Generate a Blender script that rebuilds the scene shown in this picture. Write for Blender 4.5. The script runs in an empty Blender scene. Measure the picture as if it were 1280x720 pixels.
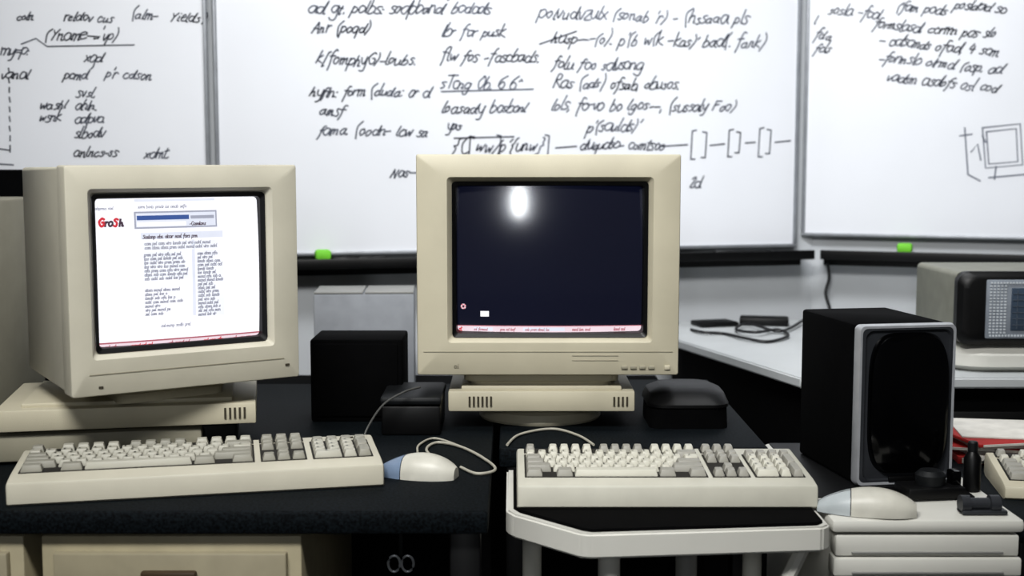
import bpy, bmesh, math, random
from mathutils import Vector, Matrix
random.seed(7)
S = bpy.context.scene
EYE = 1.19; TH = math.atan(160/1600.0); FP = 1600.0
DESK = 0.75; CARTZ = 0.72

# ---------- measuring helpers (sight line onto a real plane) ----------
def ray(px, py):
    a = (px-640)/FP; b = (py-360)/FP
    return Vector((a, math.cos(TH)-b*math.sin(TH), -math.sin(TH)-b*math.cos(TH)))
def at_y(px, py, Y):
    r = ray(px, py); t = Y/r.y
    return Vector((r.x*t, Y, EYE+r.z*t))
def at_z(px, py, z):
    r = ray(px, py); t = (z-EYE)/r.z
    return Vector((r.x*t, r.y*t, z))
def on_wall(px, py, o, ang):
    r = ray(px, py); n = Vector((math.sin(ang), -math.cos(ang), 0)); o3 = Vector((o[0], o[1], 0))
    t = n.dot(o3)/n.dot(r)
    p = r*t
    return ((p-o3).dot(Vector((math.cos(ang), math.sin(ang), 0))), EYE+p.z)

# ---------- materials ----------
def lin(c):
    return tuple(((x/255)/12.92 if x/255 <= .04045 else ((x/255+.055)/1.055)**2.4) for x in c)
MC = {}
def mat(name, rgb, rough=.5, metal=0, var=.08, scale=30, emit=0, coat=0, bump=0.0, rgb2=None, spec=.5, dark_base=False):
    if name in MC: return MC[name]
    m = bpy.data.materials.new(name); m.use_nodes = True
    nt = m.node_tree; b = nt.nodes['Principled BSDF']
    c = lin(rgb)
    tc = nt.nodes.new('ShaderNodeTexCoord'); nz = nt.nodes.new('ShaderNodeTexNoise')
    nz.inputs['Scale'].default_value = scale; nz.inputs['Detail'].default_value = 4
    nt.links.new(tc.outputs['Object'], nz.inputs['Vector'])
    cr = nt.nodes.new('ShaderNodeValToRGB')
    if rgb2: c2 = lin(rgb2)
    else: c2 = tuple(min(1, x*(1+var)) for x in c)
    c1 = c if rgb2 else tuple(x*(1-var) for x in c)
    cr.color_ramp.elements[0].color = (*c1, 1); cr.color_ramp.elements[1].color = (*c2, 1)
    cr.color_ramp.elements[0].position = .35; cr.color_ramp.elements[1].position = .65
    nt.links.new(nz.outputs['Fac'], cr.inputs['Fac'])
    if dark_base: b.inputs['Base Color'].default_value = (.01,.01,.012,1)
    else: nt.links.new(cr.outputs['Color'], b.inputs['Base Color'])
    b.inputs['Roughness'].default_value = rough; b.inputs['Metallic'].default_value = metal
    b.inputs['Specular IOR Level'].default_value = spec
    b.inputs['Coat Weight'].default_value = coat
    if emit:
        nt.links.new(cr.outputs['Color'], b.inputs['Emission Color']); b.inputs['Emission Strength'].default_value = emit
    if bump:
        bp = nt.nodes.new('ShaderNodeBump'); bp.inputs['Strength'].default_value = bump; bp.inputs['Distance'].default_value = .001
        nz2 = nt.nodes.new('ShaderNodeTexNoise'); nz2.inputs['Scale'].default_value = 900
        nt.links.new(tc.outputs['Object'], nz2.inputs['Vector'])
        nt.links.new(nz2.outputs['Fac'], bp.inputs['Height']); nt.links.new(bp.outputs['Normal'], b.inputs['Normal'])
    MC[name] = m; return m
BEIGE = mat('beige_plastic', (186,182,167), .5, var=.06, scale=8, bump=.25)
BEIGE2 = mat('beige_plastic_aged', (185,179,159), .5, var=.06, scale=8, bump=.25)
BEIGED = mat('beige_plastic_dull', (142,138,122), .6, var=.06, scale=12)
GROOVE = mat('seam_shadow', (60,55,44), .8)
BLACKP = mat('black_plastic', (8,8,9), .45, var=.1, spec=.35)
BLACKG = mat('black_gloss', (4,4,5), .12, var=.1)
BLACKM = mat('black_matte', (5,5,6), .9, var=.2, spec=.1)
CHAR = mat('charcoal_plastic', (20,22,24), .5, var=.12, spec=.35)
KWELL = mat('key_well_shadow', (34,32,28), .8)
DESKM = mat('black_desk_laminate', (4,6,8), .62, var=.3, scale=260, rgb2=(22,28,32), spec=.12)
WALLM = mat('painted_wall', (184,187,190), .9, var=.05, scale=3)
BOARDM = mat('whiteboard_enamel', (219,221,226), .36, var=.03, scale=1.5)
ALU = mat('aluminium_frame', (150,153,158), .4, .4)
INK = mat('marker_ink', (34,36,46), .7, scale=9, rgb2=(88,92,104))
INKG = mat('faint_marker_ink', (112,116,128), .7)
WHITEP = mat('white_plastic', (198,197,190), .45, var=.04, scale=6)
BENCHM = mat('bench_grey_white', (178,181,182), .5, var=.05, scale=5)
GREYP = mat('grey_plastic', (134,134,131), .5, var=.05)
KEYM = mat('keycap_pale', (192,190,178), .5, var=.03)
KEYG = mat('keycap_grey', (150,148,140), .5, var=.03)
CABLE = mat('pale_cable', (165,162,150), .5)
CABLED = mat('dark_cable', (26,26,28), .5)
GREEN = mat('green_foam', (120,200,60), .7)
FLOORM = mat('dark_floor', (16,16,18), .8, rgb2=(25,24,24), scale=4)
CEILM = mat('ceiling_tile', (150,150,150), .9)
BROWN = mat('brown_handle', (66,52,36), .5)
CABM = mat('cabinet_paint', (158,150,126), .55, var=.05)
CABD = mat('cabinet_drawer_paint', (146,139,118), .55, var=.05)
REDM = mat('red_card', (160,36,32), .6)
PAPER = mat('paper', (205,202,195), .8)
LCD = mat('dark_display', (62,74,88), .25)
SILV = mat('silver_plastic', (172,174,178), .35, .3)
DSILV = mat('dark_silver_plastic', (56,58,62), .4, .3)

# ---------- mesh helpers ----------
def new(name, verts, faces, mats, parent=None, loc=(0,0,0), rot=(0,0,0), smooth=True, fmat=None):
    me = bpy.data.meshes.new(name)
    me.from_pydata([tuple(v) for v in verts], [], faces)
    if not isinstance(mats, (list, tuple)): mats = [mats]
    for m in mats: me.materials.append(m)
    if fmat:
        for i, k in enumerate(fmat): me.polygons[i].material_index = k
    me.update()
    if smooth:
        for p in me.polygons: p.use_smooth = True
        me.set_sharp_from_angle(angle=math.radians(35))
    o = bpy.data.objects.new(name, me); S.collection.objects.link(o)
    o.location = loc; o.rotation_euler = rot
    if parent: o.parent = parent
    return o
def top(o, label, category, group=None):
    o['label'] = label; o['category'] = category
    if group: o['group'] = group
    return o
def empty(name, loc, yaw=0, label='', category='', group=None):
    o = bpy.data.objects.new(name, None); o.empty_display_size = .05
    S.collection.objects.link(o); o.location = loc; o.rotation_euler = (0,0,yaw)
    return top(o, label, category, group)
def bm_box(bm, c, s, bev=0, seg=2, mi=0):
    r = bmesh.ops.create_cube(bm, size=1, matrix=Matrix.Translation(c) @ Matrix.Diagonal((*s, 1)))
    vs = r['verts']; fs = list({f for v in vs for f in v.link_faces})
    for f in fs: f.material_index = mi
    if bev:
        es = list({e for v in vs for e in v.link_edges})
        bmesh.ops.bevel(bm, geom=es, offset=bev, segments=seg, affect='EDGES', profile=.5, clamp_overlap=True)
def boxes(name, lst, mats, parent=None, loc=(0,0,0), rot=(0,0,0)):
    """lst: (centre, size, bevel[, mat index])"""
    bm = bmesh.new()
    for b in lst:
        bm_box(bm, Vector(b[0]), b[1], b[2], 2, b[3] if len(b) > 3 else 0)
    me = bpy.data.meshes.new(name); bm.to_mesh(me); bm.free()
    for m in (mats if isinstance(mats, (list, tuple)) else [mats]): me.materials.append(m)
    for p in me.polygons: p.use_smooth = True
    me.set_sharp_from_angle(angle=math.radians(35))
    o = bpy.data.objects.new(name, me); S.collection.objects.link(o)
    o.location = loc; o.rotation_euler = rot
    if parent: o.parent = parent
    return o
def rrect(w, h, r, n=5, cx=0, cy=0):
    pts = []
    r = min(r, w/2-1e-5, h/2-1e-5)
    for (sx, sy, a0) in ((1,-1,-90),(1,1,0),(-1,1,90),(-1,-1,180)):
        for i in range(n+1):
            a = math.radians(a0+90*i/n)
            pts.append((cx+sx*(w/2-r)+r*math.cos(a), cy+sy*(h/2-r)+r*math.sin(a)))
    return pts
def ell(w, h, n=40, cx=0, cy=0, p=2.0):
    out = []
    for i in range(n):
        a = 2*math.pi*i/n; c, s = math.cos(a), math.sin(a)
        out.append((cx+w/2*math.copysign(abs(c)**(2/p), c), cy+h/2*math.copysign(abs(s)**(2/p), s)))
    return out
def loft(name, loops, m, parent=None, loc=(0,0,0), rot=(0,0,0), cap0=True, cap1=True, smooth=True):
    n = len(loops[0]); v = [p for L in loops for p in L]; f = []
    for k in range(len(loops)-1):
        for i in range(n):
            j = (i+1) % n
            f.append((k*n+i, k*n+j, (k+1)*n+j, (k+1)*n+i))
    if cap0: f.append(tuple(range(n))[::-1])
    if cap1: f.append(tuple((len(loops)-1)*n+i for i in range(n)))
    o = new(name, v, f, m, parent, loc, rot, smooth)
    bm = bmesh.new(); bm.from_mesh(o.data); bmesh.ops.recalc_face_normals(bm, faces=bm.faces); bm.to_mesh(o.data); bm.free()
    if smooth: o.data.set_sharp_from_angle(angle=math.radians(35))
    return o
def XZ(l, y): return [(a, y, b) for a, b in l]
def XY(l, z): return [(a, b, z) for a, b in l]
def catmull(P, k=6, closed=False):
    P = [Vector(p) for p in P]
    if len(P) < 3: return P
    out = []
    n = len(P)
    for i in range(n-1):
        p0 = P[max(i-1,0)]; p1 = P[i]; p2 = P[i+1]; p3 = P[min(i+2,n-1)]
        for j in range(k):
            t = j/k
            out.append(.5*((2*p1)+(p2-p0)*t+(2*p0-5*p1+4*p2-p3)*t*t+(3*p1-p0-3*p2+p3)*t**3))
    out.append(P[-1]); return out
def tube(name, pts, r, m, parent=None, k=8, ns=8, smoothpath=True):
    P = catmull(pts, k) if smoothpath else [Vector(p) for p in pts]
    loops = []
    for i, p in enumerate(P):
        t = (P[min(i+1, len(P)-1)]-P[max(i-1, 0)]).normalized()
        ref = Vector((0,0,1)) if abs(t.z) < .9 else Vector((1,0,0))
        a = t.cross(ref).normalized(); b = t.cross(a)
        loops.append([p+r*(math.cos(2*math.pi*q/ns)*a+math.sin(2*math.pi*q/ns)*b) for q in range(ns)])
    return loft(name, loops, m, parent)
def prism(name, poly, z0, z1, bev, m, parent=None, loc=(0,0,0), rot=(0,0,0)):
    bm = bmesh.new()
    vs = [bm.verts.new((x, y, z0)) for x, y in poly]
    f = bm.faces.new(vs)
    r = bmesh.ops.extrude_face_region(bm, geom=[f])
    for v in r['geom']:
        if isinstance(v, bmesh.types.BMVert): v.co.z = z1
    bmesh.ops.recalc_face_normals(bm, faces=bm.faces)
    if bev: bmesh.ops.bevel(bm, geom=list(bm.edges), offset=bev, segments=3, affect='EDGES', clamp_overlap=True)
    me = bpy.data.meshes.new(name); bm.to_mesh(me); bm.free(); me.materials.append(m)
    for p in me.polygons: p.use_smooth = True
    me.set_sharp_from_angle(angle=math.radians(35))
    o = bpy.data.objects.new(name, me); S.collection.objects.link(o); o.location = loc; o.rotation_euler = rot
    if parent: o.parent = parent
    return o

# ---------- handwriting ----------
G = {
'a':(5,[[(3.5,3.6),(1.5,4),(0,2),(1.2,0),(3,1),(3.6,3.8),(3.6,.6),(4.8,.2)]]),
'b':(4.4,[[(.8,8),(.4,4),(.2,0),(2.5,.2),(3.5,2.2),(2,4),(.4,2.6)]]),
'c':(4,[[(3.2,3.4),(1.6,4),(.2,2),(1.4,0),(3.6,.8)]]),
'd':(5,[[(3.4,3.2),(1.5,4),(0,2),(1.3,0),(3,1),(4.4,8),(3.7,.6),(4.8,.2)]]),
'e':(4,[[(.3,2),(3,2.6),(2,4),(.3,2.6),(1,.1),(3.6,.8)]]),
'f':(3.6,[[(3.6,7.4),(2.4,8),(1.6,5),(1.2,0),(.6,-3)],[(.2,4),(3.4,4.2)]]),
'g':(4.6,[[(3.4,3.6),(1.5,4),(0,2),(1.3,.3),(3.2,1.6),(3.6,3.8),(3,-2.6),(1,-3),(0,-2)]]),
'h':(4.4,[[(.8,8),(.2,0)],[(.3,2.4),(2.2,4),(3,2.6),(2.9,.1),(4,.3)]]),
'i':(2,[[(.6,4),(.4,.4),(1.6,.1)],[(1,5.8),(1.2,6.2)]]),
'j':(2.4,[[(1.2,4),(1,-2),(-.4,-3)],[(1.4,5.8),(1.6,6.2)]]),
'k':(4,[[(.8,8),(.2,0)],[(3,4),(.5,2),(3.4,0)]]),
'l':(2,[[(1,8),(.4,.6),(1.6,.1)]]),
'm':(5.6,[[(.2,4),(.2,0)],[(.2,2.6),(1.6,4),(2.2,2.4),(2,0)],[(2.2,2.6),(3.6,4),(4.2,2.4),(4,.1),(5.2,.3)]]),
'n':(4.2,[[(.2,4),(.2,0)],[(.2,2.6),(2,4),(2.8,2.4),(2.6,.2),(3.8,.3)]]),
'o':(4.2,[[(2.2,4),(.6,3.4),(.2,1.4),(1.6,0),(3.4,1.6),(3,3.6),(1.8,4)]]),
'p':(4.2,[[(.5,4),(0,-3)],[(.3,2.8),(2,4),(3.4,2.2),(2,0),(.3,.8)]]),
'q':(4.4,[[(3.4,3.6),(1.5,4),(0,2),(1.3,0),(3.2,1.6),(3.6,3.8),(3.2,-3)]]),
'r':(3.2,[[(.3,4),(.2,0)],[(.2,2.4),(1.6,4),(2.8,3.6)]]),
's':(3.4,[[(2.8,3.6),(1.4,4),(.6,3),(2.4,1.4),(1.4,0),(0,.4)]]),
't':(3.2,[[(1.4,7),(.8,1),(1.6,0),(2.8,.5)],[(0,4.6),(2.8,4.8)]]),
'u':(4.6,[[(.2,4),(.4,.6),(1.8,0),(3.2,1.6),(3.4,4),(3.3,.6),(4.4,.2)]]),
'v':(3.6,[[(.2,4),(1.4,0),(3.2,4.2)]]),
'w':(5.2,[[(.2,4),(1,0),(2.4,3.4),(3.4,0),(4.8,4.2)]]),
'x':(4,[[(.2,4),(3.2,0)],[(3.2,4),(0,0)]]),
'y':(4.2,[[(.2,4),(.8,1),(2.4,.8),(3.4,4)],[(3.4,4),(2.6,-2.4),(.6,-3)]]),
'z':(4,[[(.2,4),(3,4),(.2,0),(3.4,.1)]]),
'Y':(5,[[(.2,7.5),(2.2,4)],[(4.4,7.8),(2.2,4),(1.4,0)]]),
'N':(6,[[(.4,0),(.8,7.5)],[(.8,7.5),(4,0)],[(4,0),(4.8,7.5)]]),
'T':(5,[[(0,7.4),(5,7.6)],[(2.6,7.5),(2.1,0)]]),
'F':(4.6,[[(.8,7.5),(.3,0)],[(.8,7.5),(4.4,7.7)],[(.5,4),(3.4,4.1)]]),
'R':(5,[[(.6,0),(.9,7.5),(3.6,7),(3.2,4.4),(.8,3.8),(4,0)]]),
'G':(5.4,[[(4.4,6.6),(2.6,7.8),(.3,4),(2.2,0),(4.4,1.2),(4.4,3.4),(2.8,3.4)]]),
'S':(4.6,[[(4,6.8),(2.2,7.8),(.8,5.8),(3.2,3.4),(2.4,0),(.2,.8)]]),
'A':(5,[[(0,0),(2.6,7.6)],[(2.6,7.6),(4.4,0)],[(.9,2.8),(3.8,2.8)]]),
'C':(4.6,[[(4.2,6.8),(2.4,7.8),(.3,4),(2,0),(4.4,.9)]]),
'0':(4.4,[[(2,7.4),(.3,4),(1.6,0),(3.6,3.2),(2.6,7.2),(1.8,7.4)]]),
'6':(4.2,[[(3.2,7.4),(.8,4.4),(.6,1),(2.4,0),(3.4,2),(1.8,3.6),(.5,2)]]),
'2':(4.2,[[(.6,6),(2.2,7.5),(3.2,5.4),(.2,.1),(3.8,.2)]]),
'4':(4.2,[[(1.4,7.4),(.2,2.6),(3.8,2.8)],[(2.8,5),(2.4,0)]]),
'(':(3,[[(2.6,8.4),(.6,4.4),(1.6,-1.6)]]),
')':(3,[[(.6,8.4),(2.2,4),(.2,-1.6)]]),
'[':(3.4,[[(2.8,9),(1.2,8.9)],[(1.2,8.9),(.6,-2)],[(.6,-2),(2.2,-2)]]),
']':(3.4,[[(.6,9),(2.4,8.9)],[(2.4,8.9),(1.8,-2)],[(1.8,-2),(.2,-2)]]),
'{':(3.6,[[(3,9),(1.6,8),(1.6,4.6),(.4,3.6),(1.4,2.6),(1,-1.4),(2.4,-2.2)]]),
'}':(3.6,[[(.6,9),(2,8),(1.8,4.6),(3,3.6),(1.6,2.6),(1.4,-1.4),(.2,-2.2)]]),
'/':(3.4,[[(3.4,8),(0,-1)]]), '|':(2,[[(1.2,8.4),(.8,-1.6)]]),
'-':(4,[[(.2,2.2),(3.4,2.4)]]), '_':(8,[[(0,2.6),(8,2.9)]]),
'=':(4.4,[[(.3,3),(3.6,3.2)],[(.2,1.4),(3.5,1.6)]]),
'+':(4.4,[[(.3,2.4),(3.6,2.6)],[(2,4.2),(1.8,.8)]]),
'.':(1.8,[[(.4,0),(.8,.3)]]), ',':(1.8,[[(.7,.4),(.1,-1.2)]]),
':':(2,[[(.4,.2),(.7,.5)],[(.7,3),(1,3.3)]]), "'":(1.6,[[(1,8),(.6,6)]]),
'^':(3,[[(.2,6.4),(1.3,8.2)],[(1.3,8.2),(2.6,6.4)]]),
}
def write(text, unit, slant=.32, jit=.28, rot=0, rnd=random, tight=.90):
    """-> polylines in 2D, baseline start at origin"""
    out = []; x = 0; ca, sa = math.cos(rot), math.sin(rot); drift = 0
    for ch in text:
        if ch == ' ': x += 3.6; continue
        adv, st = G.get(ch, G.get(ch.lower(), G['o']))
        drift = drift*.7+rnd.uniform(-jit, jit)
        dy = drift*1.6; sc = 1+rnd.uniform(-jit, jit)*.5
        for s in st:
            pts = [Vector(((x+(px+rnd.uniform(-jit, jit)*.8)*sc+slant*py), (py if py < 5 else 5+(py-5)*.75)*sc+dy+rnd.uniform(-jit, jit)*.8)) for px, py in s]
            pts = catmull([Vector((p.x, p.y, 0)) for p in pts], 4)
            out.append([((p.x*ca-p.y*sa)*unit, (p.x*sa+p.y*ca)*unit) for p in pts])
        x += adv*(tight+rnd.uniform(-.1, .1))
    return out
def ribbon(lines, w):
    """polylines -> verts2d, faces"""
    V, F = [], []
    for L in lines:
        if len(L) < 2: continue
        b = len(V); n = len(L)
        for i, p in enumerate(L):
            q0 = L[max(i-1, 0)]; q1 = L[min(i+1, n-1)]
            d = Vector((q1[0]-q0[0], q1[1]-q0[1]))
            if d.length < 1e-9: d = Vector((1, 0))
            d.normalize(); nx, ny = -d.y*w/2, d.x*w/2
            if i == 0: p = (p[0]-d.x*w*.4, p[1]-d.y*w*.4)
            if i == n-1: p = (p[0]+d.x*w*.4, p[1]+d.y*w*.4)
            V.append((p[0]+nx, p[1]+ny)); V.append((p[0]-nx, p[1]-ny))
        for i in range(n-1):
            F.append((b+2*i, b+2*i+1, b+2*i+3, b+2*i+2))
    return V, F

# ================= ROOM =================
A1 = math.atan(.25); O1 = (0, 3.2)
CX, CY = .80, 3.40
A2 = math.radians(-20); O2 = (CX, CY)
def struct(o): o['kind'] = 'structure'; return o
struct(boxes('floor', [((0,1.0,-.05),(6,7,.1),0)], FLOORM))
struct(boxes('ceiling', [((0,1.0,2.75),(6,7,.1),0)], CEILM))
struct(boxes('wall_back', [((-1.1,.05,1.35),(3.85,.1,2.7),0)], WALLM, loc=(O1[0], O1[1], 0), rot=(0,0,A1)))
struct(boxes('wall_right', [((1.15,.05,1.35),(2.3,.1,2.7),0)], WALLM, loc=(CX, CY, 0), rot=(0,0,A2)))
struct(boxes('wall_left', [((-2.75,1.0,1.35),(.1,7,2.7),0)], WALLM))
struct(boxes('baseboard_back', [((-1.1,-.01,.05),(3.8,.02,.1),0)], BLACKM, loc=(O1[0], O1[1], 0), rot=(0,0,A1)))

# ================= WHITEBOARDS =================
def whiteboard(u0, u1, z0, z1, O, ang, lines, label, w=.0036, faint=None):
    r = empty('whiteboard', (O[0]+u0*math.cos(ang), O[1]+u0*math.sin(ang), z0), ang, label, 'whiteboard')
    W = u1-u0; H = z1-z0
    boxes('board_panel', [((W/2,-.012,H/2),(W-.01,.012,H-.01),0)], BOARDM, r)
    f = .009
    boxes('board_frame', [((W/2,-.014,f/2),(W,.024,f),.002),((W/2,-.014,H-f/2),(W,.024,f),.002),
                          ((f/2,-.014,H/2),(f,.024,H-2*f),.002),((W-f/2,-.014,H/2),(f,.024,H-2*f),.002)], ALU, r)
    for nm, L, mm in (('marker_writing', lines, INK), ('faint_drawing', faint, INKG)):
        if not L: continue
        V, F = ribbon(L, w if nm == 'marker_writing' else w*1.1)
        new(nm, [(x-u0, -.0188, z-z0) for x, z in V], F, mm, r, smooth=False)
    return r
WS = .77
def compose(items, O, ang, rules=()):
    out = []
    for it in items:
        px, py, t, s = it[:4]; rot = it[4] if len(it) > 4 else 0
        u, z = on_wall(px, py, O, ang); u2, z2 = on_wall(px+10, py, O, ang)
        unit = (u2-u)/10*s*WS/4.0
        out += [[(u+a, z+b) for a, b in L] for L in write(t, unit, rot=rot, jit=.42, slant=.38, tight=.93)]
    for a in rules:
        pts = [on_wall(x, y, O, ang) for x, y in a]
        out.append(pts)
    return out
LB = [(22,26,'coln',8),(80,26,'reldov cus',9),(164,24,'(alm-',9),(212,28,"Yields')",10),
 (2,68,'my=p:',10),(56,50,'(Yname-=\'vp)',11),(106,77,'xqd',9.5),(2,100,'vanal',9.5),(80,98,"pomd'",9.5),(132,98,"p'r cdson",9.5),
 (96,122,'svsl.',9.5),(50,136,'washl',9),(94,138,'ahln.',9),(50,152,'wsnk',9),(94,155,'adpva',9),(94,172,'slbodv',9),
 (92,196,'anlncs-ss',9),(180,198,'xdmt.',9)]
LR = [[(28,56),(46,49),(60,59),(168,57)],[(12,86),(13,92)],[(12,98),(13,104)],[(13,110),(13,116)],[(13,122),(14,128)],[(13,134),(14,140)],[(13,146),(14,152)],[(13,158),(14,164)],[(14,170),(14,176)],[(14,182),(14,190)],[(0,186),(14,188)],[(0,205),(18,206)]]
CB = [(384,16,'ad gt. polbs: sod',11),(508,17,"Pband' bodads",11),(388,42,'Anr (poqd)',10),(550,46,'lbr for pusk',10),
 (394,80,'k[fompHyG)-loubs.',11),(549,76,'flw fos -fascbads.',10.2),(386,120,'hyfln: form (oluda: or d',9.3),(548,112,'sTong 0b. 6 6^',10.5),
 (398,144,'amsf',9.5),(550,142,'loasady bosbonl',10),(396,169,'fama. (oodn- low sa',10),(556,163,'yas',8),
 (486,221,'Nas_',9),(670,24,"polvudvzulx (sonab 'r) - (hssaaa pls",11),(686,54,"husp---(o). p'(b w(k -kas)' bad(. fank)",10.6),
 (688,86,'folu foo sdvsong.',10),(688,109,'Ras (ads) ofsab, obusos.',9.7),(686,137,'lols, fo-vo bo lgos--, (sussaly Foo)',10.2),
 (730,165,"p'(saulds)'",10.5),(722,187,'duqudso- comtsoo',9),(562,191,"{C",13),(592,190,"ww/p'",11),(634,189,"{unw}",11),
 (798,222,'. -as (so-',6),(858,233,'2d',8)]
def brk(x, y, s, h=34):  # tall bracket
    return [[(x+s*5,y-h/2),(x,y-h/2+1)],[(x,y-h/2+1),(x-2,y+h/2)],[(x-2,y+h/2),(x+s*5-2,y+h/2)]]
CR = [[(550,115),(664,112)],[(672,56),(718,40)],[(566,173),(640,171)],[(692,185),(718,183)],[(824,183),(856,181)],[(884,182),(902,180)],[(928,179),(940,178)],[(965,178),(984,176)]]
for b in (brk(586,184,1,26),brk(624,183,-1,28),brk(684,182,-1,26),brk(862,181,1,36),brk(880,181,-1,32),brk(908,179,1,34),brk(922,178,-1,26),brk(946,178,1,36),brk(960,177,-1,30)): CR += b
sl = -.12
RB = [(1036,18,'sosla -fool',9,sl),(1120,14,'(fam pods',9,sl),(1018,32,'l',8),(1092,36,'formslasd. cormn pos slo',9.4,sl),(1018,50,'fda',9,sl),(1018,66,'fols',9,sl),
 (1098,56,'- odsomds ofad, 4 som',9.4,sl),(1098,78,'-formslo olrmd (osp. ad',9.4,sl),(1108,102,'vadsm asdofs osl cod',9.4,sl),(1192,12,'posldad so',9,sl)]
RF = [[(1228,160),(1275,155),(1278,206),(1232,210),(1228,160)],[(1233,165),(1270,161),(1272,202),(1236,205),(1233,165)],[(1206,160),(1210,218)],[(1200,170),(1215,168)],[(1236,222),(1280,218)],[(1210,218),(1225,226)],[(1228,170),(1232,178)],[(1245,208),(1243,224)],[(1214,190),(1222,180),(1226,200)]]
uL = on_wall(261, 150, O1, A1)[0]; uC0 = on_wall(268, 150, O1, A1)[0]; uC1 = on_wall(994, 150, O1, A1)[0]
u4 = on_wall(1006, 150, O2, A2)[0]
BZ = EYE-.228
whiteboard(uL-1.5, uL, BZ, BZ+1.15, O1, A1, compose(LB, O1, A1, LR), 'white enamel whiteboard in aluminium frame with columns of handwritten notes', .0031)
whiteboard(uC0, uC1, BZ, BZ+1.15, O1, A1, compose(CB, O1, A1, CR), 'wide whiteboard covered in black handwritten formulas with bracket chains', .0036)
whiteboard(u4, u4+1.3, EYE-.20, EYE+.95, O2, A2, compose(RB, O2, A2), 'whiteboard with slanting handwritten lines and a faint box sketch', .0034, compose([], O2, A2, RF))
# black rails
def rail(O, ang, u0, u1, z, label):
    r = boxes('marker_tray', [(((u0+u1)/2,-.045,z),(u1-u0,.085,.012),.003),(((u0+u1)/2,-.086,z+.006),(u1-u0,.006,.024),.002),(((u0+u1)/2,-.006,z-.012),(u1-u0,.01,.03),.002)], BLACKP, loc=(O[0], O[1], 0), rot=(0,0,ang))
    return top(r, label, 'marker tray')
rail(O1, A1, uL-.25, uC1+.02, EYE-.25, 'long black metal marker tray fixed below the whiteboards')
rail(O2, A2, .03, 1.3, EYE-.25, 'black metal marker tray below the slanted-text whiteboard')
def wallobj(px, py, O, ang, dy, z):
    u, _ = on_wall(px, py, O, ang)
    return (O[0]+u*math.cos(ang)+dy*math.sin(ang), O[1]+u*math.sin(ang)-dy*math.cos(ang), z)
TRZ = EYE-.244
for px, O, ang, lab in ((401,O1,A1,'bright green foam board eraser on the black tray'),(1132,O2,A2,'small green board eraser beside the marker tray end')):
    r = empty('board_eraser', wallobj(px, 316, O, ang, .05, TRZ), ang, lab, 'eraser')
    boxes('foam_block', [((0,0,.02),(.038,.034,.024),.007)], GREEN, r)
    boxes('felt_pad', [((0,0,.004),(.036,.032,.008),.001)], CHAR, r)
for px, c in ((436,BLACKP),(452,BLACKP),(905,CHAR),(930,CHAR)):
    O, ang = O1, A1
    r = empty('marker_pen', wallobj(px, 316, O, ang, .045, TRZ+.008), ang, 'dry-erase marker pen lying in the tray', 'marker', 'pens in the marker tray')
    lo = [[(x, .007*math.cos(t)*s, .007*math.sin(t)*s) for t in [2*math.pi*i/12 for i in range(12)]] for x, s in ((-.045,.8),(-.043,1),(.02,1),(.022,.9))]
    loft('pen_barrel', lo, c, r)
    lo = [[(x, .0072*math.cos(t)*s, .0072*math.sin(t)*s) for t in [2*math.pi*i/12 for i in range(12)]] for x, s in ((.022,1.05),(.05,1),(.054,.7))]
    loft('pen_cap', lo, c, r)
p = [wallobj(1036, 330, O2, A2, .03, EYE-.27), wallobj(1038, 340, O2, A2, .03, EYE-.31), wallobj(1034, 350, O2, A2, .03, EYE-.35), wallobj(1040, 350, O2, A2, .03, EYE-.40), wallobj(1030, 350, O2, A2, .03, EYE-.44)]
top(tube('wall_cable', p, .004, CABLED), 'dark cable dangling below the marker tray', 'cable')

# ================= TABLES =================
def table(name, x0, x1, y0, y1, z, th, m, label, legs=True, legm=BLACKP, modesty=True):
    r = empty(name, ((x0+x1)/2, (y0+y1)/2, 0), 0, label, 'desk')
    W, D = x1-x0, y1-y0
    boxes('tabletop', [((0,0,z-th/2),(W,D,th),.004)], m, r)
    for sx in (-1,1):
        for sy in (-1,1):
            boxes('leg', [((sx*(W/2-.03),sy*(D/2-.04),(z-th)/2),(.04,.04,z-th),.003)], legm, r)
    if modesty: boxes('modesty_panel', [((0,D/2-.1,(z-th)-.25),(W-.11,.015,.5),.001)], BLACKM, r)
    return r
table('desk', -1.45, -.03, 1.575, 2.50, DESK, .030, DESKM, 'black speckled laminate desk carrying a beige monitor and keyboard')
table('desk', -.02, .395, 1.935, 2.55, DESK, .032, DESKM, 'black laminate table under the dark-screened monitor')
table('lab_bench', -.85, .33, 2.58, 2.90, .70, .03, BLACKM, 'matte black bench standing along the whiteboard wall')
table('side_table', .69, 1.25, 1.70, 2.28, .70, .03, DESKM, 'small black table beside the drawer unit holding papers')
# white bench (trapezoid)
BZT = EYE-.41
r = empty('white_bench', (.9,2.75,0), 0, 'white-topped bench with dark underside carrying an instrument', 'desk')
poly = [(.36,3.22),(.36,2.97),(.545,2.39),(1.5,2.39),(1.5,3.05),(.83,3.29)]
prism('bench_top', [(x-.9,y-2.75) for x, y in poly], BZT-.02, BZT, .003, BENCHM, r)
prism('bench_cabinet', [(x-.9,y-2.75) for x, y in [(.40,3.17),(.40,2.97),(.575,2.43),(1.46,2.43),(1.46,3.0),(.83,3.25)]], 0, BZT-.021, .003, BLACKM, r)
boxes('bench_door', [((.15,-.325,.38),(.42,.012,.66),.003)], BLACKP, r)
boxes('bench_door', [((-.12,-.325,.38),(.10,.012,.66),.003)], BLACKP, r)

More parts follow.
